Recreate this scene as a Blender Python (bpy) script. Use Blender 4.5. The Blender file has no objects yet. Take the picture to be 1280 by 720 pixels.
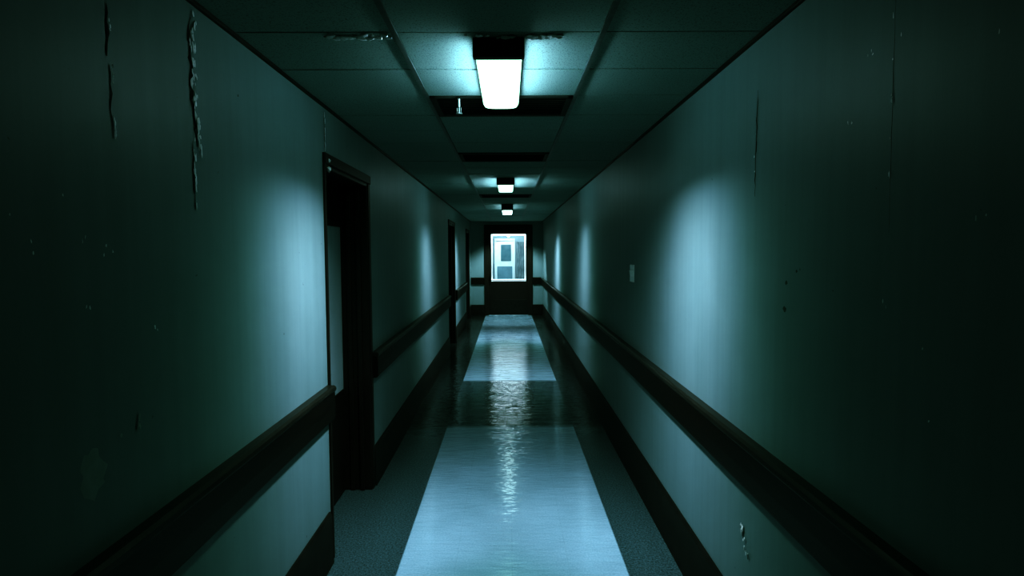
import bpy, bmesh, math, random
from mathutils import Vector, Matrix
random.seed(7)
S = bpy.context.scene
C = S.collection

# ------------------------------------------------------------------ dimensions (metres)
XL, XR = -0.99, 0.935          # inner faces of the side walls
H = 2.50                       # ceiling height
Y0, YE = -2.0, 16.2            # near end of the corridor, end wall
LAMPS = [(2.30, 3.13, -0.03, 0.072), (6.62, 7.52, -0.02, 0.072), (10.25, 11.55, -0.005, 0.105)]

# ------------------------------------------------------------------ mesh helpers
def bx(bm, x0, x1, y0, y1, z0, z1, bev=0.0, seg=2):
    vs = [bm.verts.new((x, y, z)) for x in (x0, x1) for y in (y0, y1) for z in (z0, z1)]
    fs = [(0,1,3,2), (4,6,7,5), (0,4,5,1), (2,3,7,6), (0,2,6,4), (1,5,7,3)]
    faces = [bm.faces.new([vs[i] for i in f]) for f in fs]
    if bev:
        es = list({e for f in faces for e in f.edges})
        bmesh.ops.bevel(bm, geom=es, offset=bev, segments=seg, profile=0.5, affect='EDGES')

def prism(bm, pts, axis, a, b):
    """extrude a closed 2-D outline along an axis: 'x' -> (y,z), 'y' -> (x,z), 'z' -> (x,y)"""
    def p3(p, t):
        return {'x': (t, p[0], p[1]), 'y': (p[0], t, p[1]), 'z': (p[0], p[1], t)}[axis]
    A = [bm.verts.new(p3(p, a)) for p in pts]
    B = [bm.verts.new(p3(p, b)) for p in pts]
    bm.faces.new(A); bm.faces.new(B[::-1])
    n = len(pts)
    for i in range(n):
        bm.faces.new([A[i], B[i], B[(i+1) % n], A[(i+1) % n]])

def cyl(bm, c, r, h, axis='z', n=16, r2=None):
    m = {'z': Matrix.Identity(4), 'x': Matrix.Rotation(math.pi/2, 4, 'Y'), 'y': Matrix.Rotation(-math.pi/2, 4, 'X')}[axis]
    bmesh.ops.create_cone(bm, cap_ends=True, segments=n, radius1=r, radius2=r if r2 is None else r2, depth=h,
                          matrix=Matrix.Translation(c) @ m)

def obj(name, bm, m, parent=None, smooth=False):
    bmesh.ops.recalc_face_normals(bm, faces=bm.faces[:])
    me = bpy.data.meshes.new(name); bm.to_mesh(me); bm.free()
    if smooth:
        for p in me.polygons: p.use_smooth = True
    me.materials.append(m)
    o = bpy.data.objects.new(name, me); C.objects.link(o)
    if parent is not None:
        o.parent = parent
        o.matrix_parent_inverse = Matrix.Translation(parent.location).inverted()
    return o

def struct(name, bm, m, label=None, parent=None):
    o = obj(name, bm, m, parent)
    if parent is None:
        o['kind'] = 'structure'
    if label: o['label'] = label
    return o

def thing(name, label, cat, loc, group=None):
    o = bpy.data.objects.new(name, None); C.objects.link(o)
    o.location = loc; o.empty_display_size = 0.1
    o['label'] = label; o['category'] = cat
    if group: o['group'] = group
    return o

def copy_tree(o, delta, label=None):
    r = o.copy(); C.objects.link(r); r.location = o.location + Vector(delta)
    if label: r['label'] = label
    for ch in o.children:
        c = ch.copy(); C.objects.link(c); c.parent = r
        for g in ch.children:
            d = g.copy(); C.objects.link(d); d.parent = c
    return r

# ------------------------------------------------------------------ materials
def mat(name):
    m = bpy.data.materials.new(name); m.use_nodes = True
    nt = m.node_tree
    return m, nt, nt.nodes['Principled BSDF']

def nd(nt, t, **kw):
    n = nt.nodes.new(t)
    for k, v in kw.items():
        if k in n.inputs.keys(): n.inputs[k].default_value = v
        else: setattr(n, k, v)
    return n

def ramp(nt, src, p0, c0, p1, c1):
    r = nt.nodes.new('ShaderNodeValToRGB')
    r.color_ramp.elements[0].position = p0; r.color_ramp.elements[0].color = (*c0, 1)
    r.color_ramp.elements[1].position = p1; r.color_ramp.elements[1].color = (*c1, 1)
    nt.links.new(src, r.inputs[0]); return r

def mixc(nt, fac, a, b, mode='MIX'):
    n = nt.nodes.new('ShaderNodeMix'); n.data_type = 'RGBA'; n.blend_type = mode
    for s, v in ((n.inputs[0], fac), (n.inputs[6], a), (n.inputs[7], b)):
        if isinstance(v, (int, float)): s.default_value = v
        elif isinstance(v, tuple): s.default_value = (*v, 1)
        else: nt.links.new(v, s)
    return n.outputs[2]

def math_n(nt, op, a, b=0.0, c=None):
    n = nt.nodes.new('ShaderNodeMath'); n.operation = op
    for i, v in enumerate((a, b, c)):
        if v is None: continue
        if isinstance(v, (int, float)): n.inputs[i].default_value = v
        else: nt.links.new(v, n.inputs[i])
    return n.outputs[0]

def coords(nt, scale=(1, 1, 1)):
    tc = nt.nodes.new('ShaderNodeTexCoord'); mp = nt.nodes.new('ShaderNodeMapping')
    mp.inputs['Scale'].default_value = scale
    nt.links.new(tc.outputs['Object'], mp.inputs['Vector'])
    return mp.outputs['Vector']

def noise(nt, vec, scale, detail=4, rough=0.55):
    n = nt.nodes.new('ShaderNodeTexNoise')
    n.inputs['Scale'].default_value = scale; n.inputs['Detail'].default_value = detail
    n.inputs['Roughness'].default_value = rough
    nt.links.new(vec, n.inputs['Vector']); return n.outputs['Fac']

def bump(nt, b, h, strength, dist=0.01):
    n = nt.nodes.new('ShaderNodeBump'); n.inputs['Distance'].default_value = dist
    if isinstance(strength, (int, float)): n.inputs['Strength'].default_value = strength
    else: nt.links.new(strength, n.inputs['Strength'])
    nt.links.new(h, n.inputs['Height']); nt.links.new(n.outputs[0], b.inputs['Normal'])

def simple(name, c1, c2, rough=0.5, scale=20, metal=0.0, bmp=0.1, stretch=(1, 1, 1), spec=0.5):
    m, nt, b = mat(name); b.inputs['Specular IOR Level'].default_value = spec
    v = coords(nt, stretch); f = noise(nt, v, scale)
    r = ramp(nt, f, 0.3, c1, 0.7, c2)
    nt.links.new(r.outputs[0], b.inputs['Base Color'])
    b.inputs['Roughness'].default_value = rough; b.inputs['Metallic'].default_value = metal
    if bmp: bump(nt, b, f, bmp, 0.004)
    return m

def wall_mat():
    m, nt, b = mat('aged_teal_wall_paint')
    v = coords(nt)
    big = noise(nt, v, 1.3, 5, 0.6)
    c = ramp(nt, big, 0.25, (0.185, 0.27, 0.275), 0.75, (0.225, 0.315, 0.32)).outputs[0]
    sv = coords(nt, (7, 7, 0.35)); st = noise(nt, sv, 2.2, 5, 0.6)            # vertical run stains
    c = mixc(nt, 1.0, c, ramp(nt, st, 0.30, (0.91, 0.93, 0.92), 0.62, (1, 1, 1)).outputs[0], 'MULTIPLY')
    pit = noise(nt, v, 26, 2, 0.5)                                              # small scuffs and pits
    c = mixc(nt, 1.0, c, ramp(nt, pit, 0.20, (0.35, 0.35, 0.33), 0.225, (1, 1, 1)).outputs[0], 'MULTIPLY')
    nt.links.new(c, b.inputs['Base Color'])
    b.inputs['Roughness'].default_value = 0.48
    fine = noise(nt, v, 90, 3, 0.6)
    h = math_n(nt, 'ADD', math_n(nt, 'MULTIPLY', fine, 0.25), math_n(nt, 'MULTIPLY', st, 1.0))
    bump(nt, b, h, 0.09, 0.01)
    return m

def ceiling_mat():
    m, nt, b = mat('mineral_fibre_ceiling_tile')
    v = coords(nt)
    f = noise(nt, v, 1.6, 4); g = noise(nt, v, 160, 2)
    c = ramp(nt, f, 0.25, (0.25, 0.365, 0.345), 0.75, (0.30, 0.415, 0.395)).outputs[0]
    c = mixc(nt, 1.0, c, ramp(nt, g, 0.33, (0.55, 0.55, 0.55), 0.45, (1, 1, 1)).outputs[0], 'MULTIPLY')
    nt.links.new(c, b.inputs['Base Color']); b.inputs['Roughness'].default_value = 0.85
    bump(nt, b, g, 0.2, 0.004)
    return m

def floor_mat():
    m, nt, b = mat('waxed_vinyl_tile_floor')
    tc = nt.nodes.new('ShaderNodeTexCoord'); sp = nt.nodes.new('ShaderNodeSeparateXYZ')
    nt.links.new(tc.outputs['Object'], sp.inputs[0]); X, Y = sp.outputs[0], sp.outputs[1]
    v = coords(nt)
    def step(val, e, w=0.01):
        n = nt.nodes.new('ShaderNodeMapRange'); n.inputs['From Min'].default_value = e-w; n.inputs['From Max'].default_value = e+w
        nt.links.new(val, n.inputs['Value']); return n.outputs[0]
    def band(val, a, c, w=0.004):
        return math_n(nt, 'SUBTRACT', step(val, a, w), step(val, c, w))
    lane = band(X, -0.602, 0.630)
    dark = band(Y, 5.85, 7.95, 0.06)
    spk = noise(nt, v, 95, 3, 0.75); blot = noise(nt, v, 2.0, 4)
    pale = ramp(nt, spk, 0.34, (0.37, 0.555, 0.62), 0.70, (0.48, 0.67, 0.73)).outputs[0]
    pale = mixc(nt, 1.0, pale, ramp(nt, blot, 0.25, (0.82, 0.84, 0.84), 0.7, (1, 1, 1)).outputs[0], 'MULTIPLY')
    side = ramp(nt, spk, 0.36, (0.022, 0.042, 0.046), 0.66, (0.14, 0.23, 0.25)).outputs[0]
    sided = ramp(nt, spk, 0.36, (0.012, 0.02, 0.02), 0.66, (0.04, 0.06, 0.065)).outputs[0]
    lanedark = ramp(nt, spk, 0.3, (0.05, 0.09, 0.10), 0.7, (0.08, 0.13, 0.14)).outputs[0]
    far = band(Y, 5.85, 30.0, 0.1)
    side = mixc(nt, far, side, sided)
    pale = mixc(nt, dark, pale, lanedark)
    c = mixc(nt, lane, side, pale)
    # tile joints every 0.3 m
    def joint(val, period, w):
        f = math_n(nt, 'PINGPONG', val, period/2)
        return math_n(nt, 'LESS_THAN', f, w)
    j = math_n(nt, 'MAXIMUM', joint(math_n(nt, 'ADD', X, 0.602), 0.308, 0.0014), joint(Y, 0.308, 0.0016))
    c = mixc(nt, math_n(nt, 'MULTIPLY', j, 0.08), c, (0.02, 0.03, 0.035))
    nt.links.new(c, b.inputs['Base Color'])
    ro = noise(nt, coords(nt, (1, 0.7, 1)), 3.0, 4)
    rr = nt.nodes.new('ShaderNodeMapRange'); nt.links.new(ro, rr.inputs['Value'])
    rr.inputs['From Min'].default_value = 0.3; rr.inputs['From Max'].default_value = 0.7
    rr.inputs['To Min'].default_value = 0.13; rr.inputs['To Max'].default_value = 0.24
    # side strips are duller near the camera, wet looking further on
    nearside = math_n(nt, 'MULTIPLY', math_n(nt, 'SUBTRACT', 1.0, lane), math_n(nt, 'SUBTRACT', 1.0, step(Y, 5.4, 0.5)))
    rough = math_n(nt, 'ADD', rr.outputs[0], math_n(nt, 'MULTIPLY', nearside, 0.30))
    nt.links.new(rough, b.inputs['Roughness'])
    b.inputs['Coat Weight'].default_value = 0.7; b.inputs['Coat Roughness'].default_value = 0.06
    # ripples of old wax, longer across the corridor than along it
    w1 = noise(nt, coords(nt, (1.6, 5.0, 1)), 2.2, 3, 0.5)
    w2 = noise(nt, coords(nt, (3.0, 9.5, 1)), 3.0, 2, 0.5)
    h = math_n(nt, 'ADD', w1, math_n(nt, 'MULTIPLY', w2, 0.7))
    h = math_n(nt, 'ADD', h, math_n(nt, 'MULTIPLY', spk, 0.012))
    wet = math_n(nt, 'MULTIPLY', far, math_n(nt, 'SUBTRACT', 1.0, lane))
    bump(nt, b, h, math_n(nt, 'ADD', math_n(nt, 'ADD', 0.13, math_n(nt, 'MULTIPLY', step(Y, 4.9, 0.8), 0.15)), math_n(nt, 'MULTIPLY', wet, 0.15)), 0.02)
    nt.links.new(b.inputs['Normal'].links[0].from_socket, b.inputs['Coat Normal'])
    return m

def emit(name, col, st):
    m, nt, b = mat(name)
    f = noise(nt, coords(nt), 14, 2)
    r = ramp(nt, f, 0.0, tuple(x*0.9 for x in col), 1.0, col)
    nt.links.new(r.outputs[0], b.inputs['Emission Color']); b.inputs['Emission Strength'].default_value = st
    b.inputs['Base Color'].default_value = (0.8, 0.85, 0.85, 1); b.inputs['Roughness'].default_value = 0.4
    return m

M = dict(
    wall=wall_mat(), ceil=ceiling_mat(), floor=floor_mat(),
    bar=simple('dulled_steel_grid_bar', (0.10, 0.14, 0.14), (0.16, 0.21, 0.21), 0.38, 30, 0.3, 0.05),
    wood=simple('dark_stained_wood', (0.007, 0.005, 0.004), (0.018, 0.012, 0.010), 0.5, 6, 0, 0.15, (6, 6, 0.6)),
    railwood=simple('dark_varnished_rail_wood', (0.005, 0.004, 0.0035), (0.013, 0.010, 0.008), 0.46, 7, 0, 0.2, (6, 0.5, 6), 0.25),
    railcap=simple('lighter_rail_edge', (0.014, 0.013, 0.011), (0.035, 0.032, 0.028), 0.34, 12, 0, 0.2, (6, 0.5, 6), 0.4),  # lighter, glossier tone along the top edge of the rail
    base=simple('black_vinyl_baseboard', (0.012, 0.012, 0.011), (0.022, 0.022, 0.020), 0.5, 9, 0, 0.1, (1, 1, 1), 0.25),
    housing=simple('black_fixture_housing', (0.012, 0.016, 0.016), (0.022, 0.028, 0.028), 0.55, 30, 0, 0.05),
    vent=simple('black_vent_metal', (0.008, 0.012, 0.012), (0.018, 0.024, 0.024), 0.6, 30, 0, 0.05),
    ventdark=simple('black_vent_void', (0.002, 0.003, 0.003), (0.004, 0.005, 0.005), 0.9, 10, 0, 0),
    flake=simple('bare_plaster', (0.90, 0.92, 0.89), (0.97, 0.97, 0.95), 0.8, 60, 0, 0.4),
    gap=simple('black_crack_gap', (0.004, 0.006, 0.006), (0.012, 0.016, 0.015), 0.9, 40, 0, 0),
    pit=simple('shallow_wall_pit', (0.04, 0.07, 0.065), (0.09, 0.13, 0.12), 0.9, 60, 0, 0.2),
    patch=simple('scraped_paint_patch', (0.30, 0.38, 0.36), (0.42, 0.48, 0.46), 0.7, 30, 0, 0.3),
    plate=simple('ivory_switch_plate', (0.84, 0.88, 0.84), (0.92, 0.95, 0.92), 0.4, 10, 0, 0.02),
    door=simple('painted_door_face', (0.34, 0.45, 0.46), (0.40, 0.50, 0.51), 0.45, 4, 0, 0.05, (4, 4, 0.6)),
    steel=simple('dull_steel', (0.25, 0.28, 0.28), (0.36, 0.4, 0.4), 0.35, 20, 1.0, 0.03),
    white=simple('bright_white_paint', (0.40, 0.45, 0.46), (0.46, 0.51, 0.52), 0.5, 6, 0, 0.03),
    lobby=simple('pale_lobby_paint', (0.19, 0.26, 0.28), (0.24, 0.31, 0.33), 0.6, 2, 0, 0.03),
    lobbylow=simple('grey_lobby_dado', (0.10, 0.17, 0.20), (0.14, 0.22, 0.25), 0.6, 3, 0, 0.03),
    dimglass=simple('dim_grey_pane', (0.07, 0.13, 0.15), (0.11, 0.17, 0.19), 0.2, 5, 0, 0),
    curtain=simple('grey_folded_curtain', (0.16, 0.22, 0.24), (0.30, 0.37, 0.39), 0.8, 5, 0, 0.1),
)
def glass():
    m, nt, b = mat('clear_glass')
    f = noise(nt, coords(nt), 5, 2)
    r = ramp(nt, f, 0, (0.93, 0.98, 0.98), 1, (0.97, 1, 1)); nt.links.new(r.outputs[0], b.inputs['Base Color'])
    b.inputs['Transmission Weight'].default_value = 1.0; b.inputs['Roughness'].default_value = 0.02; b.inputs['IOR'].default_value = 1.05
    return m
M['glass'] = glass()
LAMPC = (0.80, 0.89, 1.0)
M['casing'] = emit('self_glowing_white_casing', (0.85, 0.97, 1.0), 0.6)  # emission stands in for overexposed light on the casing
M['lens'] = emit('glowing_lamp_lens', (0.60, 1.0, 0.76), 1.8)
M['lens_small'] = emit('glowing_far_lens', (0.72, 1.0, 0.94), 5.0)
M['lens_far'] = emit('glowing_far_lens_side', (0.76, 0.92, 1.0), 8.0)
M['lens_side'] = emit('glowing_lamp_lens_side', (0.70, 0.90, 1.0), 1.0)
def shade_upward(m, top):
    # prismatic lens flank: throws its light outwards rather than straight up at the tiles
    nt = m.node_tree; b = nt.nodes['Principled BSDF']
    g = nt.nodes.new('ShaderNodeNewGeometry'); sp = nt.nodes.new('ShaderNodeSeparateXYZ'); nt.links.new(g.outputs['Incoming'], sp.inputs[0])
    up = math_n(nt, 'MINIMUM', math_n(nt, 'DIVIDE', 0.16, math_n(nt, 'ADD', math_n(nt, 'MAXIMUM', sp.outputs[2], 0.0), 0.06)), 1.0)
    isup = math_n(nt, 'GREATER_THAN', sp.outputs[2], 0.085)
    k = math_n(nt, 'ADD', math_n(nt, 'MULTIPLY', isup, up), math_n(nt, 'MULTIPLY', math_n(nt, 'SUBTRACT', 1.0, isup), 0.55))
    nt.links.new(math_n(nt, 'MULTIPLY', k, top), b.inputs['Emission Strength'])
shade_upward(M['lens_side'], 125.0)

# ------------------------------------------------------------------ the shell
T = 0.20
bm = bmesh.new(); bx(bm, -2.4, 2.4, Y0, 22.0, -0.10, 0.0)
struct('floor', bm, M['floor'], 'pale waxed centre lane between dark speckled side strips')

# ceiling: a slab whose underside carries separate tile panels with dark joints
bm = bmesh.new(); bx(bm, XL-T, XR+T, Y0, YE, H+0.02, H+0.14)
GX = (-0.407, 0.350); P = 0.449; GY = 2.25
k0 = int(math.floor((Y0-GY)/P)); k1 = int(math.ceil((YE-GY)/P))
xs = [(XL-0.05, GX[0]-0.011), (GX[0]+0.011, GX[1]-0.011), (GX[1]+0.011, XR+0.05)]
VENTS = [(2, 1.0), (6, 1.0), (14, 0.6)]          # grid rows of the centre column that hold a black vent
vent_rows = [v[0] for v in VENTS]
for k in range(k0, k1):
    ya, yb = GY+k*P+0.004, GY+(k+1)*P-0.004
    if ya < Y0: ya = Y0
    if yb > YE: yb = YE
    for i, (xa, xb) in enumerate(xs):
        if i == 1 and k in vent_rows: continue
        dz = random.uniform(0, 0.003)
        bx(bm, xa, xb, ya, yb, H+dz, H+0.03)
ceil = struct('ceiling', bm, M['ceil'], 'suspended tile ceiling, dim and green')
bm = bmesh.new()
for gx in GX: bx(bm, gx-0.010, gx+0.010, Y0, YE, H-0.004, H+0.012)
struct('grid_bars', bm, M['bar'], 'two long dull metal ceiling grid bars', ceil)

def wall_with_holes(bm, x0, x1, holes):
    y = Y0
    for (a, b, zt) in holes:
        bx(bm, x0, x1, y, a, 0, H+0.02); bx(bm, x0, x1, a, b, zt, H+0.02); y = b
    bx(bm, x0, x1, y, YE, 0, H+0.02)

DOORS_L = [(3.31, 4.32, 2.20), (10.15, 11.30, 2.20), (14.35, 15.45, 2.20)]
bm = bmesh.new(); wall_with_holes(bm, XL-T-0.05, XL, DOORS_L)
wl = struct('wall_left', bm, M['wall'], 'left corridor wall of stained teal paint')
bm = bmesh.new(); wall_with_holes(bm, XR, XR+T, [])
wr = struct('wall_right', bm, M['wall'], 'right corridor wall of stained teal paint')

# end wall with the doorway
EX0, EX1, EZ = -0.575, 0.605, 2.36
bm = bmesh.new()
bx(bm, XL-T, EX0, YE, YE+0.14, 0, H+0.02); bx(bm, EX1, XR+T, YE, YE+0.14, 0, H+0.02)
bx(bm, EX0, EX1, YE, YE+0.14, EZ, H+0.02)
we = struct('wall_end', bm, M['wall'], 'end wall of the corridor either side of the door')

# baseboards
BH = 0.285
def basebd(bm, side, ya, yb):
    if side == 'l': pts = [(XL-0.01, 0), (XL+0.022, 0), (XL+0.018, 0.03), (XL+0.016, BH-0.02), (XL+0.008, BH), (XL-0.01, BH)]
    else: pts = [(XR+0.01, 0), (XR-0.022, 0), (XR-0.018, 0.03), (XR-0.016, BH-0.02), (XR-0.008, BH), (XR+0.01, BH)]
    prism(bm, pts, 'y', ya, yb)
bm = bmesh.new()
for a, b in ((Y0, 3.27), (4.37, 10.10), (11.36, 14.30), (15.52, YE)): basebd(bm, 'l', a, b)
struct('baseboard_left', bm, M['base'], 'tall black baseboard along the left wall')
bm = bmesh.new(); basebd(bm, 'r', Y0, YE); struct('baseboard_right', bm, M['base'], 'tall black baseboard along the right wall')
bm = bmesh.new()
for a, b in ((XL+0.016, EX0-0.05), (EX1+0.05, XR-0.016)): bx(bm, a, b, YE-0.02, YE+0.01, 0, BH, 0.004)
struct('baseboard_end', bm, M['base'], 'black baseboard on the end wall')
# wall angle of the ceiling
for side, xa, xb in (('left', XL-0.005, XL+0.012), ('right', XR-0.012, XR+0.005)):
    bm = bmesh.new(); bx(bm, xa, xb, Y0, YE, H-0.012, H+0.005, 0.003)
    struct('trim_1' if side == 'left' else 'trim_2', bm, M['base'], 'dark ceiling edge trim on the %s' % side)

# ------------------------------------------------------------------ handrails
ZB, ZT = 0.795, 0.985
def rail(label, side, ya, yb):
    X, s = (XL, 1) if side == 'l' else (XR, -1)
    t = thing('handrail', label, 'handrail', (X, (ya+yb)/2, ZB), 'dark wooden handrails')
    bm = bmesh.new()
    pts = [(X-s*0.008, ZB), (X+s*0.034, ZB+0.004), (X+s*0.042, ZB+0.016), (X+s*0.044, ZB+0.08), (X+s*0.042, ZT-0.032), (X-s*0.008, ZT-0.030)]
    prism(bm, pts, 'y', ya, yb); obj('board', bm, M['railwood'], t)
    bm = bmesh.new()
    pts = [(X-s*0.008, ZT-0.030), (X+s*0.044, ZT-0.032), (X+s*0.050, ZT-0.022), (X+s*0.048, ZT-0.008), (X+s*0.036, ZT), (X-s*0.008, ZT)]
    prism(bm, pts, 'y', ya-0.004, yb+0.004); o = obj('cap_moulding', bm, M['railcap'], t)
    o['label'] = 'lighter top moulding'
rail('dark wooden handrail on the left wall, nearest the viewer, ending at the near doorway', 'l', Y0, 3.285)
rail('dark wooden handrail on the left wall between the near doorway and the far one', 'l', 4.38, 10.08)
rail('short dark wooden handrail deep down the left wall between the two far doorways', 'l', 11.38, 14.28)
rail('long unbroken dark wooden handrail running the whole length of the right wall', 'r', Y0, YE-0.055)
def endrail(label, xa, xb):
    t = thing('handrail', label, 'handrail', ((xa+xb)/2, YE, ZB), 'dark wooden handrails')
    bm = bmesh.new(); bx(bm, xa, xb, YE-0.044, YE+0.008, ZB+0.04, ZT, 0.005); obj('board', bm, M['railwood'], t)
    bm = bmesh.new(); bx(bm, xa, xb, YE-0.050, YE+0.008, ZT, ZT+0.028, 0.006); obj('cap_moulding', bm, M['railcap'], t)
endrail('short dark handrail piece on the end wall left of the end door', XL+0.01, EX0-0.055)
endrail('short dark handrail piece on the end wall right of the end door', EX1+0.055, XR-0.055)

# ------------------------------------------------------------------ recessed doors in the left wall
def left_door(n, ya, yb, zt, face, label):
    root = bpy.data.objects.new('door_%d' % n, None); C.objects.link(root)
    root.location = (XL, (ya+yb)/2, 0); root['kind'] = 'structure'; root['label'] = label
    d = 0.185
    bm = bmesh.new()                                     # jamb linings and casing, moulded
    for y, s in ((ya, 1), (yb, -1)):
        bx(bm, XL-d-0.06, XL+0.004, min(y, y+s*0.03), max(y, y+s*0.03), 0, zt, 0.003)
        bx(bm, XL-0.075, XL-0.045, min(y+s*0.03, y+s*0.048), max(y+s*0.03, y+s*0.048), 0, zt-0.03, 0.003)
        bx(bm, XL-0.145, XL-0.115, min(y+s*0.03, y+s*0.042), max(y+s*0.03, y+s*0.042), 0, zt-0.03, 0.003)
        e = 0.012 if s > 0 else 0.045
        bx(bm, XL-0.01, XL+0.012, min(y-s*e, y+s*0.012), max(y-s*e, y+s*0.012), 0, zt+0.03, 0.004)
    obj('door_jamb', bm, M['wood'], root)
    bm = bmesh.new()
    bx(bm, XL-d-0.06, XL+0.004, ya, yb, zt-0.035, zt, 0.003); bx(bm, XL-0.01, XL+0.018, ya-0.014, yb+0.05, zt-0.012, zt+0.045, 0.004)
    obj('door_head', bm, M['wood'], root)
    y0, y1 = ya+0.03, yb-0.03
    bm = bmesh.new(); bx(bm, XL-d-0.045, XL-d, y0, y1, 0.012, 1.885, 0.003)
    leaf = obj('door_leaf', bm, face, root)
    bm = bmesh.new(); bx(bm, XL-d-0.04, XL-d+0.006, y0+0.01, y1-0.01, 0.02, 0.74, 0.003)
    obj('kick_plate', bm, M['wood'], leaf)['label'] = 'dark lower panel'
    bm = bmesh.new(); bx(bm, XL-d-0.045, XL-d+0.012, y0, y1, 1.885, 1.925, 0.004); obj('transom_bar', bm, M['wood'], root)
    bm = bmesh.new(); bx(bm, XL-d-0.035, XL-d-0.012, y0, y1, 1.925, zt-0.03); obj('head_shade_panel', bm, M['base'], root)  # dark panel paints in the shade under the door head
    bm = bmesh.new()                                     # lever handle on a rose
    yh = y0+0.07
    cyl(bm, (XL-d+0.006, yh, 1.02), 0.026, 0.012, 'x', 20); cyl(bm, (XL-d+0.03, yh, 1.02), 0.009, 0.05, 'x', 12)
    bx(bm, XL-d+0.045, XL-d+0.06, yh-0.008, yh+0.11, 1.011, 1.029, 0.005)
    obj('door_handle', bm, M['steel'], leaf)
    return root
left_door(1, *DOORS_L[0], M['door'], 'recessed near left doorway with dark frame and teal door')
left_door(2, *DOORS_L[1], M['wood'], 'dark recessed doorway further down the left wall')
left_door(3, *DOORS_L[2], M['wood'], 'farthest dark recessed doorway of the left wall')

# ------------------------------------------------------------------ end door with big window
root = bpy.data.objects.new('door_4', None); C.objects.link(root); root.location = ((EX0+EX1)/2, YE, 0)
root['kind'] = 'structure'; root['label'] = 'dark end door with a large bright window'
bm = bmesh.new()
bx(bm, EX0-0.05, EX0+0.06, YE-0.03, YE+0.14, 0, EZ, 0.005); bx(bm, EX1-0.06, EX1+0.05, YE-0.03, YE+0.14, 0, EZ, 0.005)
bx(bm, EX0-0.05, EX1+0.05, YE-0.032, YE+0.142, EZ-0.06, EZ+0.05, 0.005)
obj('door_frame', bm, M['wood'], root)
WX0, WX1, WZ0, WZ1 = -0.445, 0.485, 0.905, 2.165
dx0, dx1 = EX0+0.06, EX1-0.06
bm = bmesh.new()
bx(bm, dx0, WX0, YE+0.02, YE+0.07, 0.01, EZ-0.06); bx(bm, WX1, dx1, YE+0.02, YE+0.07, 0.01, EZ-0.06)
bx(bm, WX0, WX1, YE+0.02, YE+0.07, WZ1, EZ-0.06); bx(bm, WX0, WX1, YE+0.02, YE+0.07, 0.01, WZ0)
leaf = obj('door_leaf', bm, M['wood'], root)
bm = bmesh.new(); bx(bm, WX0+0.002, WX1-0.002, YE+0.042, YE+0.048, WZ0+0.002, WZ1-0.002); obj('glass_pane', bm, M['glass'], leaf)
bm = bmesh.new(); bx(bm, dx0+0.03, dx1-0.03, YE+0.012, YE+0.022, 0.05, 0.42, 0.003); obj('kick_plate', bm, M['base'], leaf)
bm = bmesh.new(); cyl(bm, (dx0+0.05, YE-0.01, 1.0), 0.02, 0.05, 'y', 16); bx(bm, dx0+0.04, dx0+0.06, YE-0.045, YE-0.03, 0.9, 1.1, 0.004)
obj('door_handle', bm, M['base'], leaf)
# white lining with added emission on the bright side, one hand's breadth behind the glass
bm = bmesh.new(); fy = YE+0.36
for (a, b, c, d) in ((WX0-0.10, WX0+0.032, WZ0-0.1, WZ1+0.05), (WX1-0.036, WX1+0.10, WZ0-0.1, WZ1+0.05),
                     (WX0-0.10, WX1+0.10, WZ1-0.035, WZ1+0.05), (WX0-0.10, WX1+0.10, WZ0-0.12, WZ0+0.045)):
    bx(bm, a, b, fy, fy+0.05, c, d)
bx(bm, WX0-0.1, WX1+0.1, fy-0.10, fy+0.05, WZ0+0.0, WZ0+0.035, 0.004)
win = struct('window_1', bm, M['casing'], 'white inner window casing with added glow behind the end door')

# lobby behind the end door
LY = 20.6
bm = bmesh.new(); bx(bm, -1.7, -1.5, YE+0.14, LY, 0, 2.7); struct('wall_lobby_left', bm, M['lobby'])
bm = bmesh.new(); bx(bm, 1.5, 1.7, YE+0.14, LY, 0, 2.7); struct('wall_lobby_right', bm, M['lobby'])
bm = bmesh.new(); bx(bm, -1.7, 1.7, LY, LY+0.15, 0, 2.7); wb = struct('wall_lobby_back', bm, M['lobby'])
bm = bmesh.new(); bx(bm, -1.5, -0.16+0.3, LY-0.02, LY, 0, 1.28); bx(bm, 0.42, 1.5, LY-0.02, LY, 0, 1.28); obj('dado_panel', bm, M['lobbylow'], wb)
bm = bmesh.new(); bx(bm, -1.7, 1.7, YE+0.14, LY+0.15, 2.7, 2.8); struct('ceiling_lobby', bm, M['lobby'])
# pale lobby door with small window
root = bpy.data.objects.new('door_5', None); C.objects.link(root); root.location = (-0.07, LY, 0)
root['kind'] = 'structure'; root['label'] = 'white lobby door with a small grey window, seen through the glass'
bm = bmesh.new()
bx(bm, -0.45, -0.38, LY-0.09, LY, 0, 2.06); bx(bm, 0.17, 0.24, LY-0.09, LY, 0, 2.06); bx(bm, -0.45, 0.24, LY-0.09, LY, 2.06, 2.14)
obj('door_frame', bm, M['white'], root)
bm = bmesh.new(); bx(bm, -0.38, 0.17, LY-0.06, LY-0.022, 1.24, 2.06); bx(bm, -0.38, 0.17, LY-0.06, LY-0.022, 0.01, 1.24)
leaf = obj('door_leaf', bm, M['white'], root)
bm = bmesh.new(); bx(bm, -0.36, 0.15, LY-0.068, LY-0.058, 0.05, 1.20); obj('lower_panel', bm, M['lobbylow'], leaf)
bm = bmesh.new(); bx(bm, -0.23, 0.11, LY-0.075, LY-0.055, 1.38, 1.93, 0.004); obj('window_pane', bm, M['dimglass'], leaf)
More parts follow.
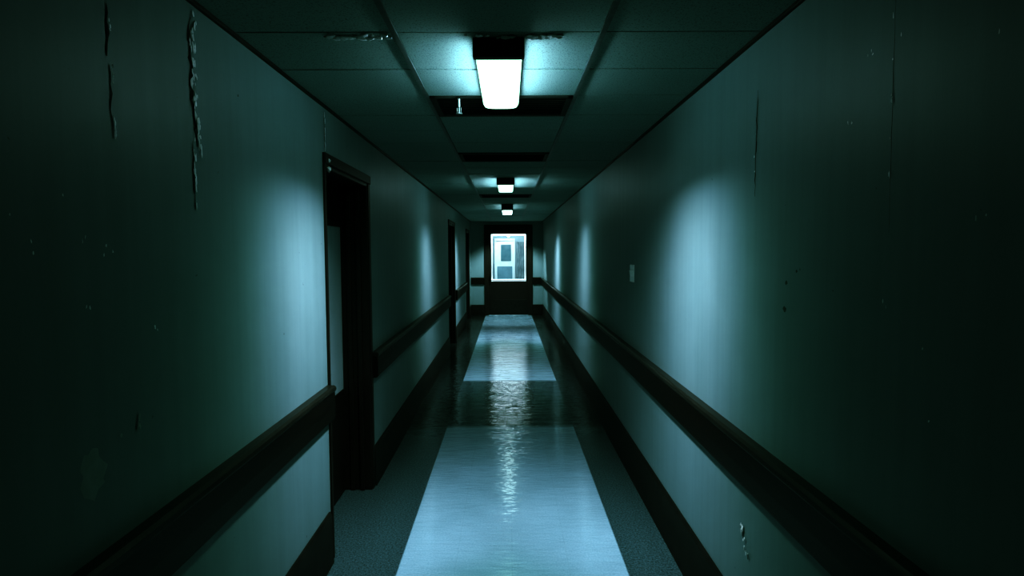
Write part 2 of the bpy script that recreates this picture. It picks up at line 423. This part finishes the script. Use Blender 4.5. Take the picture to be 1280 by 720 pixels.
# folded curtain right of the lobby door
bm = bmesh.new(); pts = []
n = 40
for i in range(n+1):
    x = 0.30+0.34*i/n; pts.append((x, LY-0.16+0.03*math.sin(i*1.15)))
pts += [(0.64, LY-0.10), (0.30, LY-0.10)]
prism(bm, pts, 'z', 0.55, 2.02); o = obj('curtain', bm, M['curtain'])
o['label'] = 'grey folded curtain hanging beside the white lobby door, seen through the end window'; o['category'] = 'curtain'

M['lobby_lens'] = emit('glowing_lobby_lens', (0.85, 0.97, 1.0), 28.0)
t = thing('ceiling_light', 'unseen lobby lamp added to brighten the reflection in the waxed floor', 'ceiling light', (0.0, 18.6, 2.7))  # lamp out of view, added to strengthen the floor reflection
bm = bmesh.new(); bx(bm, -0.56, 0.56, 18.1, 19.1, 2.62, 2.70, 0.01); obj('mounting_tray', bm, M['white'], t)
bm = bmesh.new(); bx(bm, -0.53, 0.53, 18.13, 19.07, 2.34, 2.62, 0.03, 3); obj('diffuser', bm, M['lobby_lens'], t)
bm = bmesh.new(); bmesh.ops.create_uvsphere(bm, u_segments=20, v_segments=12, radius=0.04, matrix=Matrix.Translation((0.02, fy-0.02, WZ1-0.035)))
obj('casing_lamp', bm, M['lobby_lens'], win, True)['label'] = 'tiny glowing lamp on top of the casing'

# ------------------------------------------------------------------ ceiling light fixtures
def rrect(x0, x1, y0, y1, rn, rf, n=6):
    pts = []
    for cx, cy, r, a0 in ((x0+rn, y0+rn, rn, 180), (x1-rn, y0+rn, rn, 270), (x1-rf, y1-rf, rf, 0), (x0+rf, y1-rf, rf, 90)):
        for i in range(n+1):
            a = math.radians(a0+90*i/n); pts.append((cx+r*math.cos(a), cy+r*math.sin(a)))
    return pts
def fixture(y0, y1, xc, drop, label):
    w = 0.092
    t = thing('ceiling_light', label, 'ceiling light', (xc, y0, H), 'ceiling lights down the corridor')
    bm = bmesh.new()
    bx(bm, xc-w, xc+w, y0+0.01, y1-0.01, H-0.030, H, 0.002)
    obj('mounting_tray', bm, M['housing'], t)
    bm = bmesh.new(); bx(bm, xc-w-0.004, xc+w+0.004, y0, y0+0.035, H-drop, H, 0.004)
    obj('end_cap', bm, M['housing'], t)
    bm = bmesh.new()
    top = rrect(xc-w+0.004, xc+w-0.004, y0+0.034, y1, 0.004, 0.05)
    bot = rrect(xc-w+0.012, xc+w-0.012, y0+0.034, y1-0.012, 0.004, 0.048)
    zA, zB, zC = H-0.030, H-drop+0.014, H-drop-0.001
    L = [[bm.verts.new((p[0], p[1], z)) for p in P_] for P_, z in ((top, zA), (top, zB), (bot, zC))]
    m_ = len(top)
    for a, b in ((L[0], L[1]), (L[1], L[2])):
        for i in range(m_): bm.faces.new([a[i], a[(i+1) % m_], b[(i+1) % m_], b[i]])
    bm.faces.new(L[0]); bm.faces.new(L[2][::-1])
    o = obj('diffuser', bm, M['lens'] if y0 < 9 else M['lens_small'], t); o.data.materials.append(M['lens_side'] if y0 < 9 else M['lens_far'])
    for p in o.data.polygons:
        if abs(p.normal.x) > 0.5 and abs(p.normal.z) < 0.3: p.material_index = 1
    o['label'] = 'glowing white lens'
    return t
LL = ['lit white ceiling lamp nearest the viewer, in front of the black vent',
      'second lit ceiling lamp, halfway down the corridor, smaller than the nearest',
      'farthest small ceiling lamp just before the end door']
for (y0, y1, xc, dr), lb in zip(LAMPS, LL): fixture(y0, y1, xc, dr, lb)

def area(name, loc, sx, sy, power, spread, col=LAMPC, rot=(0, 0, 0), sig=0):
    l = bpy.data.lights.new(name, 'AREA'); l.shape = 'RECTANGLE'; l.size = sx; l.size_y = sy
    l.energy = power; l.color = col; l.spread = math.radians(spread)
    if sig:
        # photometric spread of the louvred lamp: strong across the corridor, weak and greener along it
        l.use_nodes = True; nt = l.node_tree; em = nt.nodes['Emission']
        g = nt.nodes.new('ShaderNodeNewGeometry'); sp = nt.nodes.new('ShaderNodeSeparateXYZ')
        nt.links.new(g.outputs['Incoming'], sp.inputs[0])
        axq = math_n(nt, 'POWER', math_n(nt, 'DIVIDE', sp.outputs[0], 0.30), 2.0)
        down = math_n(nt, 'EXPONENT', math_n(nt, 'MULTIPLY', axq, -1.0))          # batwing lobe along the corridor floor
        cen = math_n(nt, 'ADD', 0.19, math_n(nt, 'MULTIPLY', down, 0.40))
        q = math_n(nt, 'POWER', math_n(nt, 'DIVIDE', math_n(nt, 'ABSOLUTE', math_n(nt, 'SUBTRACT', sp.outputs[1], cen)), sig), 2.0)
        f = math_n(nt, 'EXPONENT', math_n(nt, 'MULTIPLY', q, -1.0))
        wx = math_n(nt, 'ADD', 1.2, math_n(nt, 'MULTIPLY', math_n(nt, 'ABSOLUTE', sp.outputs[0]), 0.52))
        r = ramp(nt, f, 0.06, (0.44, 0.86, 0.70), 0.60, col)
        nt.links.new(r.outputs[0], em.inputs['Color']); nt.links.new(math_n(nt, 'MULTIPLY', f, wx), em.inputs['Strength'])
        l.color = (1, 1, 1)
    o = bpy.data.objects.new(name, l); C.objects.link(o); o.location = loc; o.rotation_euler = rot
    return o
PW = [56.0, 48.0, 70.0]
for (y0, y1, xc, dr), p in zip(LAMPS, PW):
    area('lamp_light', (xc, y1-0.26, H-dr-0.008), 0.15, 0.46, p, 140, sig=0.53)

# added spot without a fixture, brightens the end wall
l = bpy.data.lights.new('end_wall_fill', 'SPOT'); l.energy = 400; l.spot_size = math.radians(102); l.spot_blend = 0.5
l.shadow_soft_size = 0.06; l.color = (0.80, 0.95, 1.0)
o = bpy.data.objects.new('end_wall_fill', l); C.objects.link(o); o.location = (0.0, 14.95, H-0.02); o.rotation_euler = (math.radians(19), 0, 0)
# lobby light, and a fill added to brighten the window casing
area('lobby_light', (0, 19.5, 2.65), 2.0, 0.6, 60, 170, (0.80, 0.95, 1.0))
area('casing_fill', (0.02, YE+0.22, 2.42), 1.0, 0.08, 36, 170, (0.85, 0.97, 1.0))

# ------------------------------------------------------------------ black vents in the ceiling
def vent(k, label):
    ya, yb = GY+k*P+0.004, GY+(k+1)*P-0.004; xa, xb = GX[0]+0.012, GX[1]-0.012
    t = thing('ceiling_vent', label, 'vent', ((xa+xb)/2, (ya+yb)/2, H), 'black vents in the centre row of ceiling tiles')
    bm = bmesh.new()
    bx(bm, xa, xb, ya, ya+0.03, H-0.008, H+0.015, 0.002); bx(bm, xa, xb, yb-0.03, yb, H-0.008, H+0.015, 0.002)
    bx(bm, xa, xa+0.03, ya, yb, H-0.008, H+0.015, 0.002); bx(bm, xb-0.03, xb, ya, yb, H-0.008, H+0.015, 0.002)
    obj('frame', bm, M['vent'], t)
    bm = bmesh.new()
    n = 9
    for i in range(n):
        yc = ya+0.05+(yb-ya-0.1)*i/(n-1)
        prism(bm, [(yc-0.014, H-0.004), (yc+0.012, H+0.012), (yc+0.014, H+0.010), (yc-0.012, H-0.006)], 'x', xa+0.03, xb-0.03)
    obj('louvre_grille', bm, M['vent'], t)
    bm = bmesh.new(); bx(bm, xa+0.01, xb-0.01, ya+0.01, yb-0.01, H+0.014, H+0.0195); obj('duct_backing', bm, M['ventdark'], t)
vent(VENTS[0][0], 'large black ceiling vent just behind the nearest ceiling lamp')
vent(VENTS[1][0], 'black ceiling vent between the nearest and the second ceiling lamps')
vent(VENTS[2][0], 'faint far black ceiling vent past the second ceiling lamp')

# ------------------------------------------------------------------ small sprinkler hanging beside the lamp
t = thing('sprinkler_head', 'tiny pale sprinkler hanging from the black vent left of the nearest lamp', 'sprinkler', (-0.245, 3.16, H))
bm = bmesh.new(); cyl(bm, (-0.245, 3.16, H-0.028), 0.006, 0.056, 'z', 12); obj('pipe', bm, M['patch'], t)
bm = bmesh.new(); cyl(bm, (-0.245, 3.16, H-0.006), 0.02, 0.012, 'z', 20, 0.014); obj('ceiling_rose', bm, M['housing'], t)
bm = bmesh.new()
cyl(bm, (-0.245, 3.16, H-0.086), 0.016, 0.006, 'z', 16)
for s in (-1, 1): bx(bm, -0.245+s*0.010-0.002, -0.245+s*0.010+0.002, 3.158, 3.162, H-0.084, H-0.056)
cyl(bm, (-0.245, 3.16, H-0.072), 0.005, 0.026, 'z', 10)
obj('deflector', bm, M['patch'], t)

# ------------------------------------------------------------------ switch plate on the right wall
t = thing('light_switch', 'pale square switch plate alone on the right wall above the handrail', 'light switch', (XR, 4.55, 1.54))
bm = bmesh.new(); bx(bm, XR-0.009, XR+0.002, 4.485, 4.615, 1.475, 1.605, 0.004, 3); obj('cover_plate', bm, M['plate'], t)
for y in (4.52, 4.58):
    bm = bmesh.new(); prism(bm, [(XR-0.008, 1.515), (XR-0.012, 1.518), (XR-0.017, 1.562), (XR-0.008, 1.565)], 'y', y-0.018, y+0.018)
    obj('rocker', bm, M['plate'], t)

# ------------------------------------------------------------------ cracks, flakes, scrapes
def ribbon(bm, side, path, w, proud):
    """jagged crack: path = [(y, z)], lying on a side wall"""
    X, s = (XL, 1) if side == 'l' else (XR, -1)
    A, B = [], []
    n = len(path)
    for i, (y, z) in enumerate(path):
        t = 0.25 + 0.75*math.sin(math.pi*min(1, (i+0.4)/n))
        a = w*t*random.uniform(0.5, 1.2)
        A.append(bm.verts.new((X+s*proud, y-a, z))); B.append(bm.verts.new((X+s*proud, y+a*random.uniform(0.5, 1.2), z)))
    for i in range(n-1): bm.faces.new([A[i], A[i+1], B[i+1], B[i]])
def jag(y, z0, z1, n, amp):
    out = []; d = 0
    for i in range(n+1):
        d = d*0.75+random.uniform(-amp, amp); out.append((y+d, z0+(z1-z0)*i/n+random.uniform(-0.3, 0.3)*abs(z1-z0)/n))
    return out
def flakes(bm, side, path, size, cnt, spread, curl=0.006):
    X, s = (XL, 1) if side == 'l' else (XR, -1)
    for _ in range(cnt):
        y, z = random.choice(path); y += random.uniform(-spread, spread); z += random.uniform(-0.015, 0.015)
        n = random.randint(5, 7); c = []
        hw = size*random.uniform(0.3, 0.8); hh = size*random.uniform(0.6, 1.5); r0 = random.uniform(0, 6)
        for i in range(n):
            a = r0+2*math.pi*i/n; k = random.uniform(0.6, 1.1)
            c.append(bm.verts.new((X+s*(0.0025+random.uniform(0, curl*0.3)+hw*(1-k*math.cos(a))*0.12), y+hw*k*math.cos(a), z+hh*k*math.sin(a))))
        bm.faces.new(c)
def crack(wall, side, y, z0, z1, n, amp, w, fl, size, lbl, pale=True):
    p = jag(y, z0, z1, n, amp)
    bm = bmesh.new(); ribbon(bm, side, p, w, 0.0015); o = obj('wall_crack', bm, M['gap'], wall); o['label'] = lbl
    if fl:
        bm = bmesh.new()
        flakes(bm, side, [(a+w*1.5, b) for a, b in p], size, fl, w*1.3)
        o = obj('peeling_paint', bm, M['flake'], wall); o['label'] = 'pale curled paint flakes beside a crack'
crack(wl, 'l', 1.955, 2.45, 2.05, 26, 0.009, 0.010, 64, 0.013, 'long black crack with pale edges on the left wall')
crack(wl, 'l', 1.945, 2.06, 1.875, 12, 0.007, 0.004, 18, 0.012, 'thin lower end of the long crack')
crack(wl, 'l', 1.545, 2.33, 2.20, 9, 0.005, 0.006, 4, 0.006, 'short dark crack nearer the viewer')
crack(wl, 'l', 1.55, 2.16, 2.02, 9, 0.005, 0.003, 8, 0.010, 'thin flaking crack below it')
crack(wl, 'l', 3.335, 2.47, 2.25, 10, 0.003, 0.004, 16, 0.014, 'thin flaking crack running down to the door frame')
crack(wr, 'r', 2.30, 2.30, 1.91, 18, 0.006, 0.0045, 3, 0.006, 'thin dark crack on the right wall')
crack(wr, 'r', 1.49, 2.48, 1.75, 24, 0.0015, 0.0011, 10, 0.006, 'faint vertical seam on the right wall')
# scattered chips and scraped spots
bm = bmesh.new()
flakes(bm, 'l', [(1.42+random.uniform(-0.25, 0.7), random.uniform(1.45, 1.95)) for _ in range(14)], 0.005, 14, 0.02)
obj('paint_chips', bm, M['flake'], wl)
bm = bmesh.new()
flakes(bm, 'r', [(random.uniform(1.1, 2.0), random.uniform(1.1, 2.3)) for _ in range(14)], 0.005, 14, 0.02)
obj('paint_chips', bm, M['flake'], wr)
bm = bmesh.new()
for (y, z, r) in ((2.03, 1.60, 0.009), (2.04, 1.51, 0.012), (1.96, 1.64, 0.006)):
    n = 9; c = [bm.verts.new((XR-0.0016, y+r*random.uniform(0.6, 1.2)*math.cos(2*math.pi*i/n), z+r*random.uniform(0.5, 1.0)*math.sin(2*math.pi*i/n))) for i in range(n)]
    bm.faces.new(c)
obj('wall_pits', bm, M['pit'], wr)['label'] = 'small dark holes in the right wall'
# scraped patch low on the left wall
bm = bmesh.new(); n = 16
c = [bm.verts.new((XL+0.0004, 1.425+0.052*random.uniform(0.6, 1.1)*math.cos(2*math.pi*i/n), 1.19+0.07*random.uniform(0.6, 1.1)*math.sin(2*math.pi*i/n))) for i in range(n)]
bm.faces.new(c); flakes(bm, 'l', [(1.52, 1.24), (1.50, 1.235), (1.60, 1.26)], 0.010, 5, 0.01)
obj('scraped_patch', bm, M['patch'], wl)['label'] = 'round scraped patch with flaking edge'
# curled flake low on the right wall
bm = bmesh.new()
flakes(bm, 'r', [(2.30+0.012*i, 0.50+0.018*i) for i in range(7)], 0.012, 11, 0.014, 0.02)
obj('peeling_paint', bm, M['flake'], wr)['label'] = 'pale curl of peeling paint under the right handrail'
# door frame corner chips
bm = bmesh.new()
for z in (2.205, 2.16):
    bmesh.ops.create_icosphere(bm, subdivisions=1, radius=0.013, matrix=Matrix.Translation((XL+0.016, 3.36, z)))
for v in bm.verts: v.co += Vector((0, random.uniform(-.006, .006), random.uniform(-.006, .006)))
obj('frame_chips', bm, M['flake'], wl)
# crumbled tile edges on the ceiling joint
def crumbs(xa, xb, cnt):
    bm = bmesh.new()
    for i in range(cnt):
        x = xa+(xb-xa)*(i+random.random())/cnt; y = GY+random.uniform(0.012, 0.05); r = random.uniform(0.004, 0.013)
        bmesh.ops.create_icosphere(bm, subdivisions=1, radius=r, matrix=Matrix.Translation((x, y, H-0.004)) @ Matrix.Diagonal((1.8, 0.9, 0.7, 1)))
    for v in bm.verts: v.co += Vector([random.uniform(-.002, .002) for _ in range(3)])
    obj('crumbled_edge', bm, M['flake'], ceil)['label'] = 'pale crumbled tile edge'
    bm = bmesh.new()
    for i in range(max(2, cnt//6)):
        x = random.uniform(xa, xb); y = GY+random.uniform(0.02, 0.06); n = 7; r = random.uniform(0.006, 0.016)
        bm.faces.new([bm.verts.new((x+1.6*r*random.uniform(0.5, 1.1)*math.cos(2*math.pi*k/n), y+r*random.uniform(0.5, 1.1)*math.sin(2*math.pi*k/n), H-0.0012)) for k in range(n)])
    obj('tile_hole', bm, M['gap'], ceil)
crumbs(-0.66, -0.43, 20); crumbs(0.07, 0.20, 16); crumbs(-0.16, 0.05, 6)

# ------------------------------------------------------------------ world, camera, colour
w = bpy.data.worlds.new('dark_surroundings'); S.world = w; w.use_nodes = True
w.node_tree.nodes['Background'].inputs[0].default_value = (0.25, 0.8, 0.6, 1); w.node_tree.nodes['Background'].inputs[1].default_value = 0.002

F = 760.0; VX, VY = 635.0, 314.0
cd = bpy.data.cameras.new('camera'); cd.sensor_width = 36.0; cd.lens = F/1280*36.0; cd.clip_start = 0.02
cam = bpy.data.objects.new('camera', cd); C.objects.link(cam); cam.location = (0, 0, 1.71)
pitch = math.atan((360-VY)/F); yaw = -math.atan((640-VX)/F)
cam.rotation_euler = (Matrix.Rotation(yaw, 3, 'Z') @ Matrix.Rotation(math.pi/2-pitch, 3, 'X') @ Matrix.Rotation(math.radians(-0.3), 3, 'Z')).to_euler()
S.camera = cam
vs = S.view_settings
vs.view_transform = 'Standard'; vs.look = 'None'; vs.exposure = 0.0; vs.gamma = 0.55
vs.use_curve_mapping = True                      # green leaning shadows of the grade
cm = vs.curve_mapping
for ch, pts in ((0, ((0.05, 0.036), (0.18, 0.155), (0.45, 0.45))), (2, ((0.05, 0.034), (0.18, 0.155), (0.45, 0.45)))):
    for p in pts: cm.curves[ch].points.new(*p)
cm.update()
S.cycles.max_bounces = 8; S.cycles.diffuse_bounces = 4; S.cycles.use_denoising = True
S.cycles.sample_clamp_indirect = 4.0
